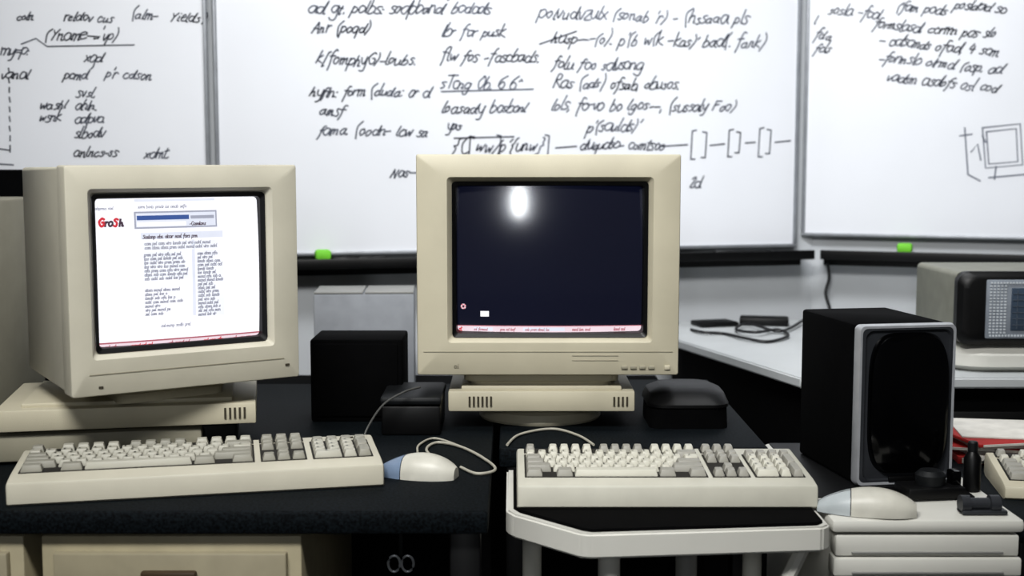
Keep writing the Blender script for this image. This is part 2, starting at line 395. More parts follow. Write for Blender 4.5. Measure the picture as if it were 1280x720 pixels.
# ================= MONITOR =================
def content_mesh(parent, sw, sh, y0, R, rects, texts):
    """flat page elements following the tube curvature. u,v 0..1 (v down)"""
    mats, V, F, FM = [], [], [], []
    def mi(m):
        if m not in mats: mats.append(m)
        return mats.index(m)
    def put(x, z, layer):
        V.append((x, y0+(x*x+z*z)/(2*R)-.0004*layer, z)); return len(V)-1
    for (u0,v0,u1,v1,m,layer) in rects:
        k = mi(m); nx = max(1, int((u1-u0)*16)); nz = max(1, int((v1-v0)*12))
        g = [[put((u0+(u1-u0)*i/nx-.5)*sw, (.5-v0-(v1-v0)*j/nz)*sh, layer) for i in range(nx+1)] for j in range(nz+1)]
        for j in range(nz):
            for i in range(nx):
                F.append((g[j][i], g[j+1][i], g[j+1][i+1], g[j][i+1])); FM.append(k)
    for (u,v,t,h,w,m,layer) in texts:
        k = mi(m)
        a, f = ribbon(write(t, h, slant=.1, jit=.1), w)
        b = len(V)
        for x, z in a: put((u-.5)*sw+x, (.5-v)*sh+z, layer)
        for q in f: F.append(tuple(b+i for i in q)); FM.append(k)
    return new('screen_content', V, F, mats, parent, smooth=False, fmat=FM)
def monitor(label, loc, yaw, W, H, ml, mr, mt, mb, hb, D1, DT, mt_, scr, R, tail=(.84,.80), tilt=0, side_mat=None):
    r = empty('computer_monitor', loc, yaw, label, 'monitor')
    z0 = hb; cz = z0+H/2
    ox = (ml-mr)/2; oz = cz+(mb-mt)/2; ow = W-ml-mr; oh = H-mt-mb
    c = .0035
    loft('front_bezel', [XZ(rrect(W-.004,H-.004,c,4,0,cz),.040), XZ(rrect(W,H,c,4,0,cz),.038), XZ(rrect(W,H,c,4,0,cz),.003), XZ(rrect(W-.002,H-.002,c,4,0,cz),.0008), XZ(rrect(W-.005,H-.005,c,4,0,cz),0),
        XZ(rrect(ow+.018,oh+.018,.006,4,ox,oz),0), XZ(rrect(ow+.012,oh+.012,.006,4,ox,oz),.005), XZ(rrect(ow,oh,.006,4,ox,oz),.016)], mt_, r, cap0=False, cap1=False)
    loft('screen_surround', [XZ(rrect(ow+.003,oh+.003,.006,5,ox,oz),.010), XZ(rrect(ow-.009,oh-.009,.006,5,ox,oz),.014), XZ(rrect(ow-.016,oh-.016,.006,5,ox,oz),.044)], BLACKP, r, cap0=False, cap1=False)
    # glass
    sw, sh = ow-.004, oh-.004; nx, nz = 32, 24; y0 = .015
    V = []; F = []
    for j in range(nz+1):
        for i in range(nx+1):
            x = (i/nx-.5)*sw; z = (j/nz-.5)*sh
            V.append((x, y0+(x*x+z*z)/(2*R), z))
    for j in range(nz):
        for i in range(nx):
            a = j*(nx+1)+i; F.append((a, a+1, a+nx+2, a+nx+1))
    s = new('screen', V, F, scr, r, loc=(ox,0,oz))
    # housing
    loops = [XZ(rrect(W-.008,H-.008,c,5,0,cz),.038), XZ(rrect(W-.005,H-.005,c,5,0,cz),.044), XZ(rrect(W-.010,H-.008,.006,5,0,cz),D1), XZ(rrect(W-.024,H-.024,.008,5,0,cz),D1+.010),
             XZ(rrect(W*tail[0],H*tail[1],.02,5,0,cz-.005),D1+.03), XZ(rrect(W*tail[0]*.82,H*tail[1]*.82,.03,5,0,cz-.01),DT-.02), XZ(rrect(W*tail[0]*.74,H*tail[1]*.74,.03,5,0,cz-.01),DT)]
    loft('rear_housing', loops, side_mat or mt_, r, cap0=False)
    boxes('rear_vent', [((-.08+i*.012,(DT+D1)/2+.02,cz-.005+H*tail[1]/2*.87),(.004,(DT-D1)*.4,.012),0) for i in range(14)], GROOVE, r)
    return r, s, sw, sh, y0, ox, oz
def stand(r, hb, cx, cy, w2, d2, nw, nd, foot, t3, t2, mt_, dx=0):
    zb = t3; zt = t3+t2
    boxes('stand_box', [((cx+dx,cy,zb+t2/2),(w2,d2,t2),.003)], mt_, r)
    boxes('stand_lip', [((cx+dx,cy,zt+.003),(w2*.86,d2*.94,.008),.002)], mt_, r)
    fy = cy-d2/2-.0006
    boxes('vent', [((cx+dx-w2/2+.035+i*.007,fy,zb+t2*.5),(.0032,.003,t2*.48),0) for i in range(6)], GROOVE, r)
    boxes('vent', [((cx+dx+w2/2-.034+i*.007,fy,zb+t2*.5),(.003,.003,t2*.45),0) for i in range(4)], GROOVE, r)
    loft('swivel_neck', [XY(rrect(nw*.9,nd*.96,.02,5,cx,cy),zt), XY(rrect(nw*.92,nd*.98,.02,5,cx,cy),zt+(hb-zt)*.45), XY(rrect(nw,nd,.02,5,cx,cy),zt+(hb-zt)*.5), XY(rrect(nw,nd,.02,5,cx,cy),hb+.006)], mt_, r)
    fl = foot
    if foot: loft('stand_foot', [XY(ell(fl*.98,fl*.9,40,cx,cy),0), XY(ell(fl,fl*.92,40,cx,cy),.004), XY(ell(fl*.97,fl*.9,40,cx,cy),t3*.55), XY(ell(fl*.8,fl*.74,40,cx,cy),t3+.001)], mt_, r)

# screens
SCRW = mat('lit_screen_white', (244,244,251), .25, var=.005, emit=1.0, dark_base=True)
SCRD = mat('dark_screen_glass', (9,13,34), .14, var=.1, scale=3, emit=.9, spec=.8, dark_base=True)
E = lambda n, c, s=1.0: mat('screen_'+n, c, .3, emit=s, var=.03, dark_base=True)
ER, EB, EG, ED, EP, EL, ET = E('red',(200,56,66)), E('blue',(66,92,150)), E('grey',(158,161,176)), E('ink',(138,140,154)), E('pink',(226,208,216)), E('pale',(216,220,232)), E('maroon',(170,96,106))
EK = E('black',(76,60,72))
EW = E('white',(250,250,252)); ETI = E('tint',(233,235,244))
# left monitor
phi = math.radians(33)
FL = (-.600, 1.72); WL = .335; HL = .317; HBL = EYE-.324-DESK
cxl = FL[0]+WL/2*math.cos(phi); cyl = FL[1]+WL/2*math.sin(phi)
r, s, sw, sh, y0, ox, oz = monitor('beige boxy cathode-ray monitor showing a white web page', (cxl,cyl,DESK), phi, WL, HL, .039, .048, .041, .059, HBL, .27, .40, BEIGE, SCRW, 1.3, (.86,.84))
def U(px): return (px-118)/210
def Vv(py): return (py-250)/185
rects = [(U(168),Vv(254),U(268),Vv(257),EL,1),(U(167),Vv(269),U(270),Vv(290),EG,1),(U(169),Vv(271),U(268),Vv(288),EL,2),(U(170),Vv(274),U(234),Vv(279.5),EB,3),(U(236),Vv(275),U(266),Vv(279),EG,3),
 (U(170),Vv(282),U(230),Vv(287),EW,3),(U(174),Vv(295),U(277),Vv(303),EL,1),(U(236),Vv(305),U(240),Vv(400),EL,1),(U(176),Vv(306),U(277),Vv(317),ETI,1),
 (U(176),Vv(318),U(232),Vv(353),ETI,1),(U(242),Vv(318),U(277),Vv(402),ETI,1),
 (.0,Vv(427),1,Vv(436),EP,1),(.0,Vv(427),1,Vv(428.8),ET,2)]
rw = random.Random(3); words = ['sob','lands','ofa','prem','adol','sel','mond','las','viro','pel','cam','dosa']
def gib(n): return ' '.join(rw.choice(words) for _ in range(n))
texts = [(U(125),Vv(286),'G',.0015,.0033,ER,3),(U(132.5),Vv(286),'ro',.0015,.0029,EK,3),(U(142),Vv(286),'S',.0014,.0031,ER,3),(U(149),Vv(286),'h',.0013,.0029,EK,3),(U(122),Vv(266),'alsprma vosl',.00058,.0007,ED,2),(U(172),Vv(265),'sarm bonls pradv los amdo selfo',.00062,.0007,ED,2),
 (U(234),Vv(287),'-Cosmlans',.00072,.0010,EK,4),(U(176),Vv(302),'Soslanp obs. doar nosl fars prm',.00072,.0010,EK,3),(U(196),Vv(412),'asl-monp sodls prel',.00065,.0008,ED,2)]
for i in range(7): texts.append((U(177),Vv(323.5+i*4.9),gib(6)[:26],.00063,.0010,ED,2))
for i in range(7): texts.append((U(177),Vv(367+i*4.9),gib(5)[:(20,14,19,21,9,16,12)[i]],.00063,.0010,ED,2))
for i in range(17): texts.append((U(243),Vv(324+i*4.8),gib(4)[:12+(i*5)%4],.00063,.0010,ED,2))
for py in (310,315): texts.append((U(178),Vv(py),gib(9)[:43],.00065,.0009,ED,2))
for i, x in enumerate((120,160,205,250,288)): texts.append((U(x),Vv(434.5),gib(3)[:13],.0007,.0012,(ET,ER,ET,ER,ET)[i],3))
content_mesh(s, sw, sh, y0, 1.3, rects, texts)
rs = math.radians(-22)
R3 = (0,0,rs)
boxes('stand_slab', [((-.035,.02,.066),(.37,.24,.032),.003)], BEIGE2, r, loc=(0,.16,0), rot=R3)
boxes('vent', [((.105+i*.007,-.1006,.067),(.003,.003,.016),0) for i in range(5)], GROOVE, r, loc=(0,.16,0), rot=R3)
boxes('stand_slab_lip', [((-.035,.02,.0845),(.30,.20,.007),.002)], BEIGE2, r, loc=(0,.16,0), rot=R3)
boxes('lower_slab', [((-.095,.03,.024),(.33,.24,.040),.004)], BEIGED, r, loc=(0,.16,0), rot=R3)
boxes('stand_foot', [((-.01,.03,.025),(.26,.18,.050),.004)], CHAR, r, loc=(0,.16,0), rot=R3)
loft('swivel_neck', [XY(rrect(.16,.14,.02,5,0,.15),.086), XY(rrect(.165,.145,.02,5,0,.15),.100), XY(rrect(.19,.17,.02,5,0,.15),.106), XY(rrect(.195,.175,.02,5,0,.15),HBL+.006)], BEIGE2, r)
boxes('power_light', [((WL/2-.02,-.0005,HBL+.02),(.006,.002,.003),0)], GROOVE, r)
boxes('badge', [((0.01-WL/2+.03,-.0005,HBL+.012),(.006,.0015,.003),0)], GROOVE, r)
boxes('button_panel_seam', [((0,-.0003,HBL+.030),(WL-.05,.0012,.0012),0)], BEIGED, r)

# centre monitor
YC = 2.05; WC = .423; HC = .356
xc = (685-640)*YC/1600*1.01
HBC = EYE-.347-DESK
r, s, sw, sh, y0, ox, oz = monitor('beige boxy cathode-ray monitor with dark screen and taskbar', (xc,YC,DESK), 0, WC, HC, .058, .052, .045, .062, HBC, .13, .38, BEIGE2, SCRD, 1.1)
rects = [(.0,.942,1,.988,EP,1),(.0,.942,1,.947,ET,2),(.10,.955,.2,.978,EL,2),(.36,.955,.58,.978,EL,2),(.135,.845,.18,.882,EW,1)]
for i in range(14):
    a = i/14*6.283
    rects.append((.045+.010*math.cos(a)-.004,.815+.013*math.sin(a)-.005,.045+.010*math.cos(a)+.004,.815+.013*math.sin(a)+.005,EP if i % 3 else ER,1))
texts = [(.02,.978,'st',.0009,.0013,ER,3),(.10,.976,'sol formad',.0006,.0008,ET,3),(.24,.976,'prm od lasf',.0006,.0008,ET,3),(.37,.976,'aslo prem domsl las',.0006,.0007,ET,3),(.62,.976,'mod lan sod',.0007,.0009,ET,3),(.84,.976,'losd ad',.0007,.0010,ET,3)]
content_mesh(s, sw, sh, y0, 1.1, rects, texts)
stand(r, HBC, -.01, .135, .305, .25, .255, .22, .21, .031, .034, BEIGE2, .0)
def fx(px): return (px-640)*YC/1600-xc
def fz(py): return EYE-DESK-(py-200)*YC/1600*1.0
boxes('bezel_seam', [((0,-.0003,fz(441)),(WC-.02,.0012,.0012),0),((fx(745),-.0003,fz(446)),(.075,.0012,.001),0),((fx(745),-.0003,fz(452)),(.075,.0012,.001),0)], BEIGED, r)
for i in range(4):
    boxes('control_button', [((fx(782)+i*.0145,-.001,fz(461)),(.010,.004,.005),.001)], BEIGED, r)
boxes('power_button', [((fx(836),-.001,fz(461)),(.009,.004,.007),.001)], BEIGE2, r)
V, F = ribbon(write('o.i', .0011, slant=0, jit=0), .0008)
new('badge', [(x+fx(567), -.0006, z+fz(462)) for x, z in V], F, GROOVE, r, smooth=False)

# ================= KEYBOARD =================
def keyboard(label, loc, yaw, W, D, palm, hf, hr, km, kg, cm, group=None):
    r = empty('keyboard', loc, yaw, label, 'keyboard')
    prof = [(0,.003),(0,hf-.004),(.0015,hf-.001),(.005,hf),(palm,hf+.003),(D-.012,hr),(D-.003,hr-.002),(D,hr-.008),(D,.004),(D-.01,0),(.004,0)]
    xs = [(-W/2,.004),(-W/2+.0015,.001),(-W/2+.004,0),(W/2-.004,0),(W/2-.0015,.001),(W/2,.004)]
    loops = []
    for x, ins in xs:
        L = []
        for (y, z) in prof:
            cy = D/2
            L.append((x, cy+(y-cy)*(1-ins/D*2), max(0, z-ins*(1 if z > .01 else 0))))
        loops.append(L)
    loft('keyboard_case', loops, cm, r)
    slope = math.atan((hr-hf-.003)/(D-.012-palm))
    ky0 = palm+.003; kD = D-.014-ky0
    def surf(y): return hf+.003+(y-palm)*math.tan(slope)
    rp = kD*math.cos(0)/6.45; u = (W-.024)/23.0
    x00 = -W/2+.012
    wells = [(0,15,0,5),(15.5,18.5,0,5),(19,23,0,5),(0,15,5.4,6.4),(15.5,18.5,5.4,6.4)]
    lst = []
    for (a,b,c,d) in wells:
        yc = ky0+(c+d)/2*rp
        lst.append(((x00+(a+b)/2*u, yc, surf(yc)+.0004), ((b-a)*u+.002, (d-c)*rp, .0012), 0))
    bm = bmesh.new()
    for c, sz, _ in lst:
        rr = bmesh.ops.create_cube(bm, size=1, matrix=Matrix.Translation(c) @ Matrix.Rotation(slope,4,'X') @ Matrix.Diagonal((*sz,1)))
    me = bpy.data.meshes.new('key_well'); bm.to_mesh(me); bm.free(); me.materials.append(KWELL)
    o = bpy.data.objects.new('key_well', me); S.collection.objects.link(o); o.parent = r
    cache = {}
    def keymesh(w, h, m):
        k = (round(w,4), round(h,4), m.name)
        if k in cache: return cache[k]
        a, b = w-.0030, h-.0030
        ko = loft('key', [XY(rrect(a,b,.001,2),.0), XY(rrect(a,b,.001,2),.002), XY(rrect(a-.0040,b-.0045,.002,2,0,.0008),.0085), XY(rrect(a-.0055,b-.006,.002,2,0,.0008),.0088), XY(rrect((a-.006)*.4,(b-.0065)*.4,.001,2,0,.0008),.0080)], m)
        me = ko.data; bpy.data.objects.remove(ko); cache[k] = me; return me
    keys = []
    def row(ri, x, ws, gap=0, grey=None, chars=None):
        for i, w in enumerate(ws):
            if w < 0: x += -w; continue
            keys.append((x+w/2, ri, w, 1, (grey is True) or (grey and i in grey), chars[i] if chars and i < len(chars) else ''))
            x += w
    row(5.4,0,[1,-1,1,1,1,1,-.5,1,1,1,1,-.5,1,1,1,1],grey={0,7,8,9,10})
    row(5.4,15.5,[1,1,1],grey=True)
    row(4,0,[1]*13+[2],grey={13},chars="'1234567890-=")
    row(3,0,[1.5]+[1]*12+[1.5],grey={0},chars=" qwertyuiop[]/")
    row(2,0,[1.75]+[1]*11+[2.25],grey={0,12},chars=" asdfghjkl:'")
    row(1,0,[2.25]+[1]*10+[2.75],grey={0,11},chars=" zxcvbnm,./")
    row(0,0,[1.5,-1,1.5,7,1.5,-1,1.5],grey={0,2,4,6})
    for ri in (4,3): row(ri,15.5,[1,1,1],grey=True)
    row(1,16.5,[1],grey=True); row(0,15.5,[1,1,1],grey=True)
    row(4,19,[1,1,1,1],grey=True)
    for ri, c in ((3,'789'),(2,'456'),(1,'123')): row(ri,19,[1,1,1],chars=c)
    row(0,19,[2,1],chars='0.')
    leg = []
    for (cx, ri, w, h, g, ch) in keys:
        yc = ky0+(ri+.5)*rp
        me = keymesh(w*u, h*rp, kg if g else km)
        o = bpy.data.objects.new('key', me); S.collection.objects.link(o); o.parent = r
        o.location = (x00+cx*u, yc, surf(yc)+.0008); o.rotation_euler = (slope,0,0)
        if ch and ch.strip():
            for L in write(ch, .00055, slant=0, jit=0):
                leg.append([(x00+cx*u-.0035+a, yc+b+.0005) for a, b in L])
    for ri in (2,0):  # tall keys
        me = keymesh(u, 2*rp, kg); o = bpy.data.objects.new('key', me); S.collection.objects.link(o); o.parent = r
        yy = ky0+(ri+1)*rp
        o.location = (x00+22.5*u, yy, surf(yy)+.0008); o.rotation_euler = (slope,0,0)
    V, F = ribbon(leg, .0009)
    new('key_legends', [(x, y-.0088*math.sin(slope), surf(y)+.0008+.0092) for x, y in V], F, CHAR, r, smooth=False)
    for i in range(3):
        boxes('indicator_light', [((x00+(19.6+i*1.2)*u, ky0+5.8*rp, surf(ky0+5.8*rp)+.001),(.006,.003,.002),.0005)], GROOVE, r)
    return r, len(keys)+2
a13 = math.radians(12.5)
KW, KD = .484, .165
kx, ky = -.645, 1.594
kc = (kx+KW/2*math.cos(a13), ky+KW/2*math.sin(a13), DESK)
KEY1 = mat('keycap_tan_grey', (167,165,154), .5, var=.03)
KEY1G = mat('keycap_dim_grey', (138,136,126), .5, var=.03)
keyboard('beige full-size keyboard with thick front lip on the black desk', kc, a13, KW, KD, .032, .031, .039, KEY1, KEY1G, BEIGE)
CASE2 = mat('keyboard_case_cream', (189,187,175), .5, var=.03)
keyboard('pale full-size keyboard on the white cart', (.209,1.680,CARTZ+.004), 0, .405, .188, .028, .032, .042, KEYM, KEYG, CASE2)

# ================= MICE =================
def mouse(label, loc, yaw, L, W, H, bm_, m):
    r = empty('computer_mouse', loc, yaw, label, 'mouse')
    def sec(t):
        w = W/2*(math.sin(math.pi*min(1,max(0,(t*.92+.04))))**.42)*(.86+.14*t)
        h = H*(math.sin(math.pi*(t*.86+.07))**.6)*(.75+.3*t)
        return w, h
    def part(name, t0, t1, a0, a1, m, n=14, k=14):
        V, F = [], []
        for i in range(n+1):
            t = t0+(t1-t0)*i/n; w, h = sec(t); x = (t-.5)*L
            for j in range(k+1):
                a = a0+(a1-a0)*j/k
                V.append((x, w*math.copysign(abs(math.cos(a))**.8, math.cos(a)), h*abs(math.sin(a))**.8))
        for i in range(n):
            for j in range(k):
                q = i*(k+1)+j; F.append((q, q+k+1, q+k+2, q+1))
        F.append(tuple(range(k+1))); F.append(tuple(n*(k+1)+j for j in range(k, -1, -1)))
        F.append(tuple([i*(k+1) for i in range(n, -1, -1)]+[i*(k+1)+k for i in range(n+1)]))
        o = new(name, V, F, m, r)
        b = bmesh.new(); b.from_mesh(o.data); bmesh.ops.recalc_face_normals(b, faces=b.faces); b.to_mesh(o.data); b.free()
        return o
    part('mouse_shell', .345, 1, 0, math.pi, m)
    part('mouse_button', 0, .335, 0, math.pi*.493, bm_)
    part('mouse_button', 0, .335, math.pi*.507, math.pi, bm_)
    return r
BLUEG = mat('blue_grey_plastic', (114,130,152), .4)
MOUSEM = mat('mouse_cream', (186,184,174), .45)
BLUEB = mat('pale_blue_beige_plastic', (168,174,176), .4)
m1 = at_z(522, 596, DESK)
mouse('off-white mouse with blue-grey buttons beside the beige keyboard', (m1.x, m1.y+.005, DESK), math.radians(-14), .112, .060, .036, BLUEG, MOUSEM)

# ================= CART =================
r = empty('white_cart', (.2,1.76,0), 0, 'small white plastic-rimmed cart table with black top holding keyboard', 'cart')
out = [(.100,1.577),(.400,1.608),(.412,1.620),(.412,1.915),(-.008,1.915),(-.008,1.69),(.002,1.668),(.086,1.581)]
C = lambda P: [(x-.2,y-1.76) for x, y in P]
prism('cart_rim', C(out), CARTZ-.033, CARTZ, .003, WHITEP, r)
inn = [(.102,1.585),(.394,1.615),(.404,1.626),(.404,1.905),(.002,1.905),(.002,1.694),(.011,1.674),(.090,1.591)]
prism('black_top_mat', C(inn), CARTZ-.002, CARTZ+.004, .001, BLACKM, r)
for nm, x, y in (('leg',.126,1.618),('leg',.232,1.66),('leg',.36,1.87),('leg',.03,1.87)):
    loft(nm, [XY(ell(.029,.029,20,x-.2,y-1.76),0.0), XY(ell(.029,.029,20,x-.2,y-1.76),CARTZ-.032)], WHITEP if x != .232 else GREYP, r)
tube('brace', [(.34-.2,1.63-1.76,.60),(.385-.2,1.645-1.76,CARTZ-.034)], .010, WHITEP, r, smoothpath=False)
tube('brace', [(.29-.2,1.61-1.76,.50),(.345-.2,1.632-1.76,.61)], .010, WHITEP, r, smoothpath=False)
boxes('lower_shelf', [((0,0,.25),(.36,.22,.02),.004)], WHITEP, r)

# ================= DRAWER UNIT under speaker =================
r = empty('drawer_unit', (.547,1.87,0), 0, 'off-white stepped plastic drawer unit supporting a black speaker', 'drawer unit')
boxes('top_tray', [((0,0,CARTZ-.009),(.254,.46,.018),.006)], WHITEP, r)
boxes('unit_body', [((0,.01,(CARTZ-.02)/2),(.236,.444,CARTZ-.020),.004)], WHITEP, r)
zz = CARTZ-.0205
for i, hh in enumerate((.030,.026,.15,.15,.15,.15)):
    w = (.242,.248,.244,.244,.244,.244)[i]; yy = (-.212,-.216,-.214,-.214,-.214,-.214)[i]
    d = boxes('drawer', [((0,yy,zz-hh/2),(w,.03,hh-.0016),.003)], WHITEP, r)
    boxes('drawer_handle', [((.0,yy-.0155,zz-hh+.006),(.10 if i > 1 else .2,.003,.003),.001)], GREYP, d)
    zz -= hh
boxes('mat_on_top', [((-.01,.05,CARTZ+.001),(.22,.34,.003),.001)], BLACKP, r)
r = empty('tape_dispenser', (.628,1.672,CARTZ+.001), 0, 'small grey desktop gadget with round ends on drawer unit', 'dispenser')
loft('dispenser_roll', [[(x,.012*math.cos(t)*sc,.012+.012*math.sin(t)*sc) for t in [2*math.pi*i/24 for i in range(24)]] for x, sc in ((-.03,.7),(-.03,1),(-.018,1),(-.017,.7),(.008,.7),(.009,1),(.022,1),(.022,.6))], DSILV, r)
boxes('dispenser_base', [((0,0,.003),(.06,.026,.006),.002)], DSILV, r)
mm = (.474,1.675,CARTZ+.001)
mouse('cream mouse with pale blue-grey buttons on the drawer unit', mm, math.radians(-14), .128, .062, .037, BLUEB, MOUSEM)

# ================= SPEAKER =================
r = empty('speaker', (.495,1.805,CARTZ+.003), math.radians(10), 'tall black desktop speaker with glossy oval grille', 'speaker')
SW, SD, SH = .148, .215, .232
boxes('speaker_cabinet', [((SW/2,SD/2+.012,SH/2),(SW-.004,SD-.024,SH),.005)], BLACKM, r)
loft('front_panel', [XZ(rrect(SW,SH,.008,5,SW/2,SH/2),.016), XZ(rrect(SW,SH,.008,5,SW/2,SH/2),.004), XZ(rrect(SW-.004,SH-.004,.008,5,SW/2,SH/2),0), XZ(rrect(SW-.016,SH-.014,.012,5,SW/2+.001,SH/2),-.001), XZ(rrect(SW-.020,SH-.018,.012,5,SW/2+.001,SH/2),.003)], DSILV, r)
loft('panel_edge_trim', [XZ(rrect(SW+.001,SH+.001,.008,5,SW/2,SH/2),.0165), XZ(rrect(SW+.003,SH+.003,.008,5,SW/2,SH/2),.008), XZ(rrect(SW-.001,SH-.001,.008,5,SW/2,SH/2),-.0014), XZ(rrect(SW-.008,SH-.008,.008,5,SW/2,SH/2),-.0012), XZ(rrect(SW-.009,SH-.009,.008,5,SW/2,SH/2),.0005)], SILV, r, cap0=False, cap1=False)
gx, gz = SW/2+.003, SH/2+.002
loft('grille', [XZ(ell(.122,.206,48,gx,gz,4.2),.003), XZ(ell(.118,.200,48,gx,gz,3.8),-.006), XZ(ell(.10,.176,48,gx,gz,3.2),-.011), XZ(ell(.05,.10,48,gx,gz,2.4),-.013)], BLACKG, r)
boxes('control_panel', [((SW/2,-.001,.008),(.05,.004,.008),.001)], BLACKP, r)
r = empty('black_webcam', (.585,1.755,CARTZ+.003), math.radians(8), 'small black gadget with cylindrical head in front of speaker', 'webcam')
boxes('gadget_base', [((0,0,.008),(.085,.05,.016),.004)], BLACKP, r)
loft('gadget_head', [XY(ell(.04,.04,24),.016), XY(ell(.042,.042,24),.03), XY(ell(.03,.03,24),.036)], CHAR, r)
boxes('gadget_arm', [((.035,.0,.024),(.014,.02,.022),.003)], BLACKG, r)
r = empty('small_bottle', (.656,1.79,CARTZ), 0, 'short black bottle with narrow neck near the speaker', 'bottle')
loft('bottle_body', [XY(ell(.022,.022,20),0), XY(ell(.024,.024,20),.003), XY(ell(.024,.024,20),.048), XY(ell(.012,.012,20),.058)], BLACKP, r)
loft('bottle_cap', [XY(ell(.014,.014,20),.058), XY(ell(.014,.014,20),.07), XY(ell(.011,.011,20),.072)], CHAR, r)

# ================= INSTRUMENT =================
r = empty('bench_instrument', (.992,2.45,BZT), 0, 'grey instrument with rounded black front on the white bench', 'instrument')
loft('round_plinth', [XY(rrect(.27,.21,.06,6,.01,.12),0), XY(rrect(.31,.25,.08,6,.01,.12),.012), XY(rrect(.31,.25,.08,6,.01,.12),.034), XY(rrect(.27,.21,.06,6,.01,.13),.048), XY(rrect(.24,.2,.05,6,.01,.13),.052)], WHITEP, r)
IW, IH = .262, .143
icz = .053+IH/2
loft('instrument_housing', [XZ(rrect(IW-.006,IH-.006,.010,5,0,icz),.03), XZ(rrect(IW-.006,IH-.006,.010,5,0,icz),.27), XZ(rrect(IW-.02,IH-.02,.010,5,0,icz),.28)], mat('instrument_grey', (120,120,108), .5), r)
loft('front_fascia', [XZ(rrect(IW-.002,IH-.002,.02,6,0,icz),.032), XZ(rrect(IW,IH,.024,6,0,icz),.012), XZ(rrect(IW-.016,IH-.016,.024,6,0,icz),0), XZ(rrect(IW-.04,IH-.03,.018,6,0,icz),-.003)], BLACKP, r)
FR = mat('panel_blue_grey', (126,132,140), .5)
f = boxes('display_frame', [((.012,-.004,icz-.0),(.186,.006,.114),.004)], FR, r)
boxes('display', [((.024,-.0075,icz),(.115,.003,.082),.001)], LCD, r)
bl = []
for i in range(28): bl += [((-.072+i*.006,-.0078,icz+.051),(.0035,.002,.0035),0),((-.072+i*.006,-.0078,icz-.051),(.0035,.002,.0035),0)]
for i in range(16):
    for x in (-.073,-.066,-.059,-.052,-.045): bl.append(((x,-.0078,icz-.045+i*.006),(.0038,.002,.003),0))
boxes('indicator_strip', bl, mat('indicator_pale', (190,195,200), .5), r)
gl = [((.024,-.0094,icz-.03+i*.012),(.11,.0008,.0012),0) for i in range(6)]+[((-.022+i*.015,-.0094,icz),(.0012,.0008,.076),0) for i in range(7)]
boxes('display_grid', gl, mat('grid_line', (84,92,102), .5), r)
# black items on the white bench
for (px, py, w, d, h, yaw, lab) in ((893,407,.10,.07,.012,.3,'flat black power adapter lying on the white bench'),(955,406,.12,.06,.02,-.2,'flat black case lying on the white bench')):
    q = at_z(px, py, BZT)
    o = empty('power_adapter', (q.x, q.y, BZT), yaw, lab, 'adapter')
    boxes('adapter_case', [((0,0,h/2),(w,d,h),.004)], BLACKP, o)
    boxes('adapter_label', [((0,0,h+.0003),(w*.5,d*.5,.0008),0)], CHAR, o)
q = [at_z(x, y, BZT+.004) for x, y in ((864,412),(880,417),(905,417),(930,424),(960,427),(985,421),(972,414),(945,419),(920,414),(935,408),(975,416),(1004,404))]
for i, v in enumerate(q): v.z += .003*(i % 2)+(.004 if i > 5 else 0)
top(tube('power_cable', q, .0035, CABLED), 'tangled black cable trailing over the white bench', 'cable')
# ================= SMALL DARK OBJECTS ON DESKS =================
r = empty('desktop_speaker', (-.262,2.13,DESK), 0, 'squat plain black speaker box beside the lit monitor', 'speaker')
boxes('speaker_body', [((0,.06,.070),(.155,.12,.140),.004)], BLACKM, r)
boxes('speaker_grille', [((0,-.001,.071),(.140,.006,.124),.003)], BLACKM, r)
r = empty('plastic_case', (-.162,2.02,DESK), 0, 'dark plastic case beside the monitor stand', 'case')
boxes('case_body', [((0,.07,.024),(.095,.14,.048),.004)], BLACKP, r)
boxes('case_lid', [((0,.07,.056),(.100,.144,.014),.006)], CHAR, r)
r = empty('rounded_case', (.292,2.06,DESK), 0, 'dark rounded plastic case with lid next to monitor stand', 'case')
loft('case_body', [XY(rrect(.13,.14,.02,5,0,.08),0), XY(rrect(.13,.14,.03,5,0,.08),.034)], BLACKM, r)
loft('case_lid', [XY(rrect(.135,.145,.03,5,0,.08),.035), XY(rrect(.135,.145,.03,5,0,.08),.040), XY(rrect(.125,.13,.04,5,0,.085),.054), XY(rrect(.09,.09,.03,5,0,.09),.062)], BLACKP, r)
BB = .70
r = empty('grey_carton', (-.315,2.74,BB), 0.06, 'pale grey carton standing on the black bench', 'box')
boxes('carton_body', [((0,0,.105),(.21,.14,.21),.003)], mat('grey_carton', (138,141,146), .8, var=.06), r)
boxes('carton_flap', [((-.053,-.0,.2125),(.102,.138,.004),.001),((.053,0,.2125),(.102,.138,.004),.001)], GREYP, r)
# cables
def dz(l, z=DESK+.003): return [at_z(x, y, z) for x, y in l]
top(tube('mouse_cable', dz([(547,577),(533,562),(548,553),(580,560),(612,578),(618,588),(596,592),(576,584)]), .0022, CABLE), 'pale looped mouse cable on the black desk', 'cable')
top(tube('mouse_cable', dz([(522,566),(524,556),(545,548),(585,562),(604,572)]), .0018, CABLE), 'second thin pale cable loop behind the mouse', 'cable')
top(tube('keyboard_cable', dz([(634,556),(650,543),(690,536),(722,544),(742,556)]), .0022, CABLE), 'pale keyboard cable curving before the monitor foot', 'cable')
p0 = [at_y(452,556,1.95), at_y(462,530,1.965), at_y(480,505,1.98), at_y(505,490,2.0), at_y(525,484,2.03)]
p0[0].z = DESK+.004
top(tube('grey_cable', p0, .0018, mat('grey_cable', (70,70,68), .5)), 'grey cable rising from the desk to the case', 'cable')
r = empty('black_coaster', (-.235,1.90,DESK), 0, 'low black rounded item behind the beige keyboard', 'coaster')
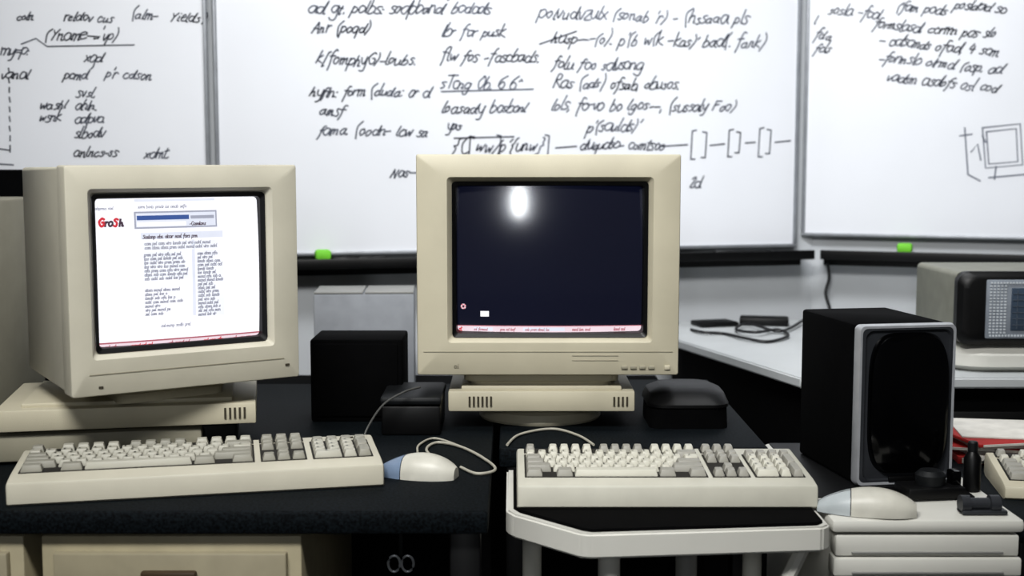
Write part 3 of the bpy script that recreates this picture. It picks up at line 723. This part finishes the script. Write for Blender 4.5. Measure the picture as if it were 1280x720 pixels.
loft('coaster_body', [XY(ell(.06,.06,30),0), XY(ell(.062,.062,30),.006), XY(ell(.05,.05,30),.022), XY(ell(.02,.02,30),.027)], BLACKP, r)
# beige tower behind the left monitor
r = empty('computer_tower', (-1.02,2.35,DESK), 0, 'beige computer tower standing behind the lit monitor', 'computer')
boxes('tower_case', [((0,0,.185),(.22,.24,.37),.006)], BEIGED, r)
boxes('drive_slot', [((0,-.121,.30),(.15,.004,.010),.001),((0,-.121,.26),(.15,.004,.010),.001)], GROOVE, r)
boxes('power_button', [((.06,-.122,.18),(.02,.006,.02),.002)], BEIGED, r)
# black cabinet at far left
r = empty('black_cabinet', (-1.38,2.66,0), 0, 'tall matte black storage cabinet by the whiteboard wall', 'cabinet')
boxes('cabinet_body', [((0,0,.585),(.86,.10,1.17),.004)], BLACKM, r)
for sx in (-1,1):
    d = boxes('cabinet_door', [((sx*.212,-.057,.58),(.41,.014,1.08),.003)], BLACKM, r)
    boxes('door_handle', [((sx*.03,-.07,.6),(.012,.012,.12),.003)], SILV, d)

# ================= FILING CABINETS UNDER DESK =================
for (x0, x1) in ((-.600,-.268),(-.96,-.622)):
    r = empty('filing_cabinet', ((x0+x1)/2,1.84,0), 0, 'beige steel drawer cabinet standing beneath the black desk', 'cabinet', 'cabinets under the desk')
    w = x1-x0; zt = DESK-.036
    boxes('cabinet_body', [((0,0,zt/2),(w,.5,zt),.003)], CABM, r)
    for i in range(3):
        h = .205; zc = zt-.020-h/2-i*.222
        d = boxes('drawer', [((0,-.254,zc),(w-.036,.014,h),.003)], CABD, r)
        boxes('drawer_handle', [((0,-.266,zc+h/2-.026),(.070,.012,.010),.003)], BROWN, d)
r = empty('latch_bracket', (-.148,1.66,.655), 0, 'small chrome latch bracket hanging under the desk', 'bracket')
for k in range(2):
    t = [( -.009+.018*k+.008*math.cos(a), 0, .0+.011*math.sin(a)) for a in [2*math.pi*i/16 for i in range(17)]]
    tube('bracket_ring', t, .0018, SILV, r, smoothpath=False)
boxes('bracket_strap', [((0,.002,.038),(.005,.003,.055),.001)], CHAR, r)

# ================= RIGHT SIDE TABLE ITEMS =================
PT = .70; z = PT
names = ('red paperback','stack of white papers','thin red booklet','white paperback','red folder','loose white leaflet')
for i, (m, h, dx, dy) in enumerate(((REDM,.012,0,0),(PAPER,.008,.008,-.01),(REDM,.006,-.012,.0),(PAPER,.010,.01,.008),(REDM,.005,-.006,-.012),(PAPER,.003,.012,.004))):
    b = empty('book', (.83+dx,2.10+dy,z), math.radians((-6,7,-14,5,12,-9)[i]), names[i]+' in a low pile on the black table', 'book', 'pile of books')
    boxes('cover', [((0,0,h/2),(.20,.15,h),.0008)], m, b)
    boxes('pages', [((.004,-.003,h/2),(.196,.148,h*.7),0)], PAPER, b)
    z += h
o, n = keyboard('beige keyboard partly seen beside the drawer unit', (.915,1.78,PT), math.radians(-10), .41, .16, .02, .02, .036, KEYM, KEYG, BEIGE2)

# ================= CAMERA / LIGHT =================
cam = bpy.data.cameras.new('camera'); co = bpy.data.objects.new('camera', cam); S.collection.objects.link(co)
cam.sensor_width = 36; cam.lens = 45; co.location = (0,0,EYE); co.rotation_euler = (math.pi/2-TH, 0, 0)
cam.dof.use_dof = True; cam.dof.focus_distance = 1.95; cam.dof.aperture_fstop = 4.5
S.camera = co
def area(name, loc, tgt, sx, sy, e, col=(1,1,1), spread=None):
    l = bpy.data.lights.new(name, 'AREA'); l.shape = 'RECTANGLE'; l.size = sx; l.size_y = sy; l.energy = e; l.color = col
    if spread: l.spread = math.radians(spread)
    o = bpy.data.objects.new(name, l); S.collection.objects.link(o); o.location = loc
    o.rotation_euler = (Vector(tgt)-Vector(loc)).to_track_quat('-Z', 'Y').to_euler(); return o
area('board_fill_light', (.35,2.0,2.62), (.4,3.25,1.15), 1.5, .25, 16, (.97,.985,1), 115)  # added light aimed at the whiteboards to brighten them, no fixture there
area('ceiling_light_front', (-.35,.3,2.6), (0,2.1,.9), 1.0, .4, 28, (1,.995,.975), 110)
area('window_glow', (-.26,-1.1,1.56), (.02,2.5,1.1), .12, .36, 9, (.95,.98,1))
w = bpy.data.worlds.new('world'); S.world = w; w.use_nodes = True
w.node_tree.nodes['Background'].inputs[0].default_value = (.6,.63,.68,1); w.node_tree.nodes['Background'].inputs[1].default_value = .045
S.view_settings.view_transform = 'Standard'
try: S.view_settings.look = 'Medium High Contrast'
except Exception: pass
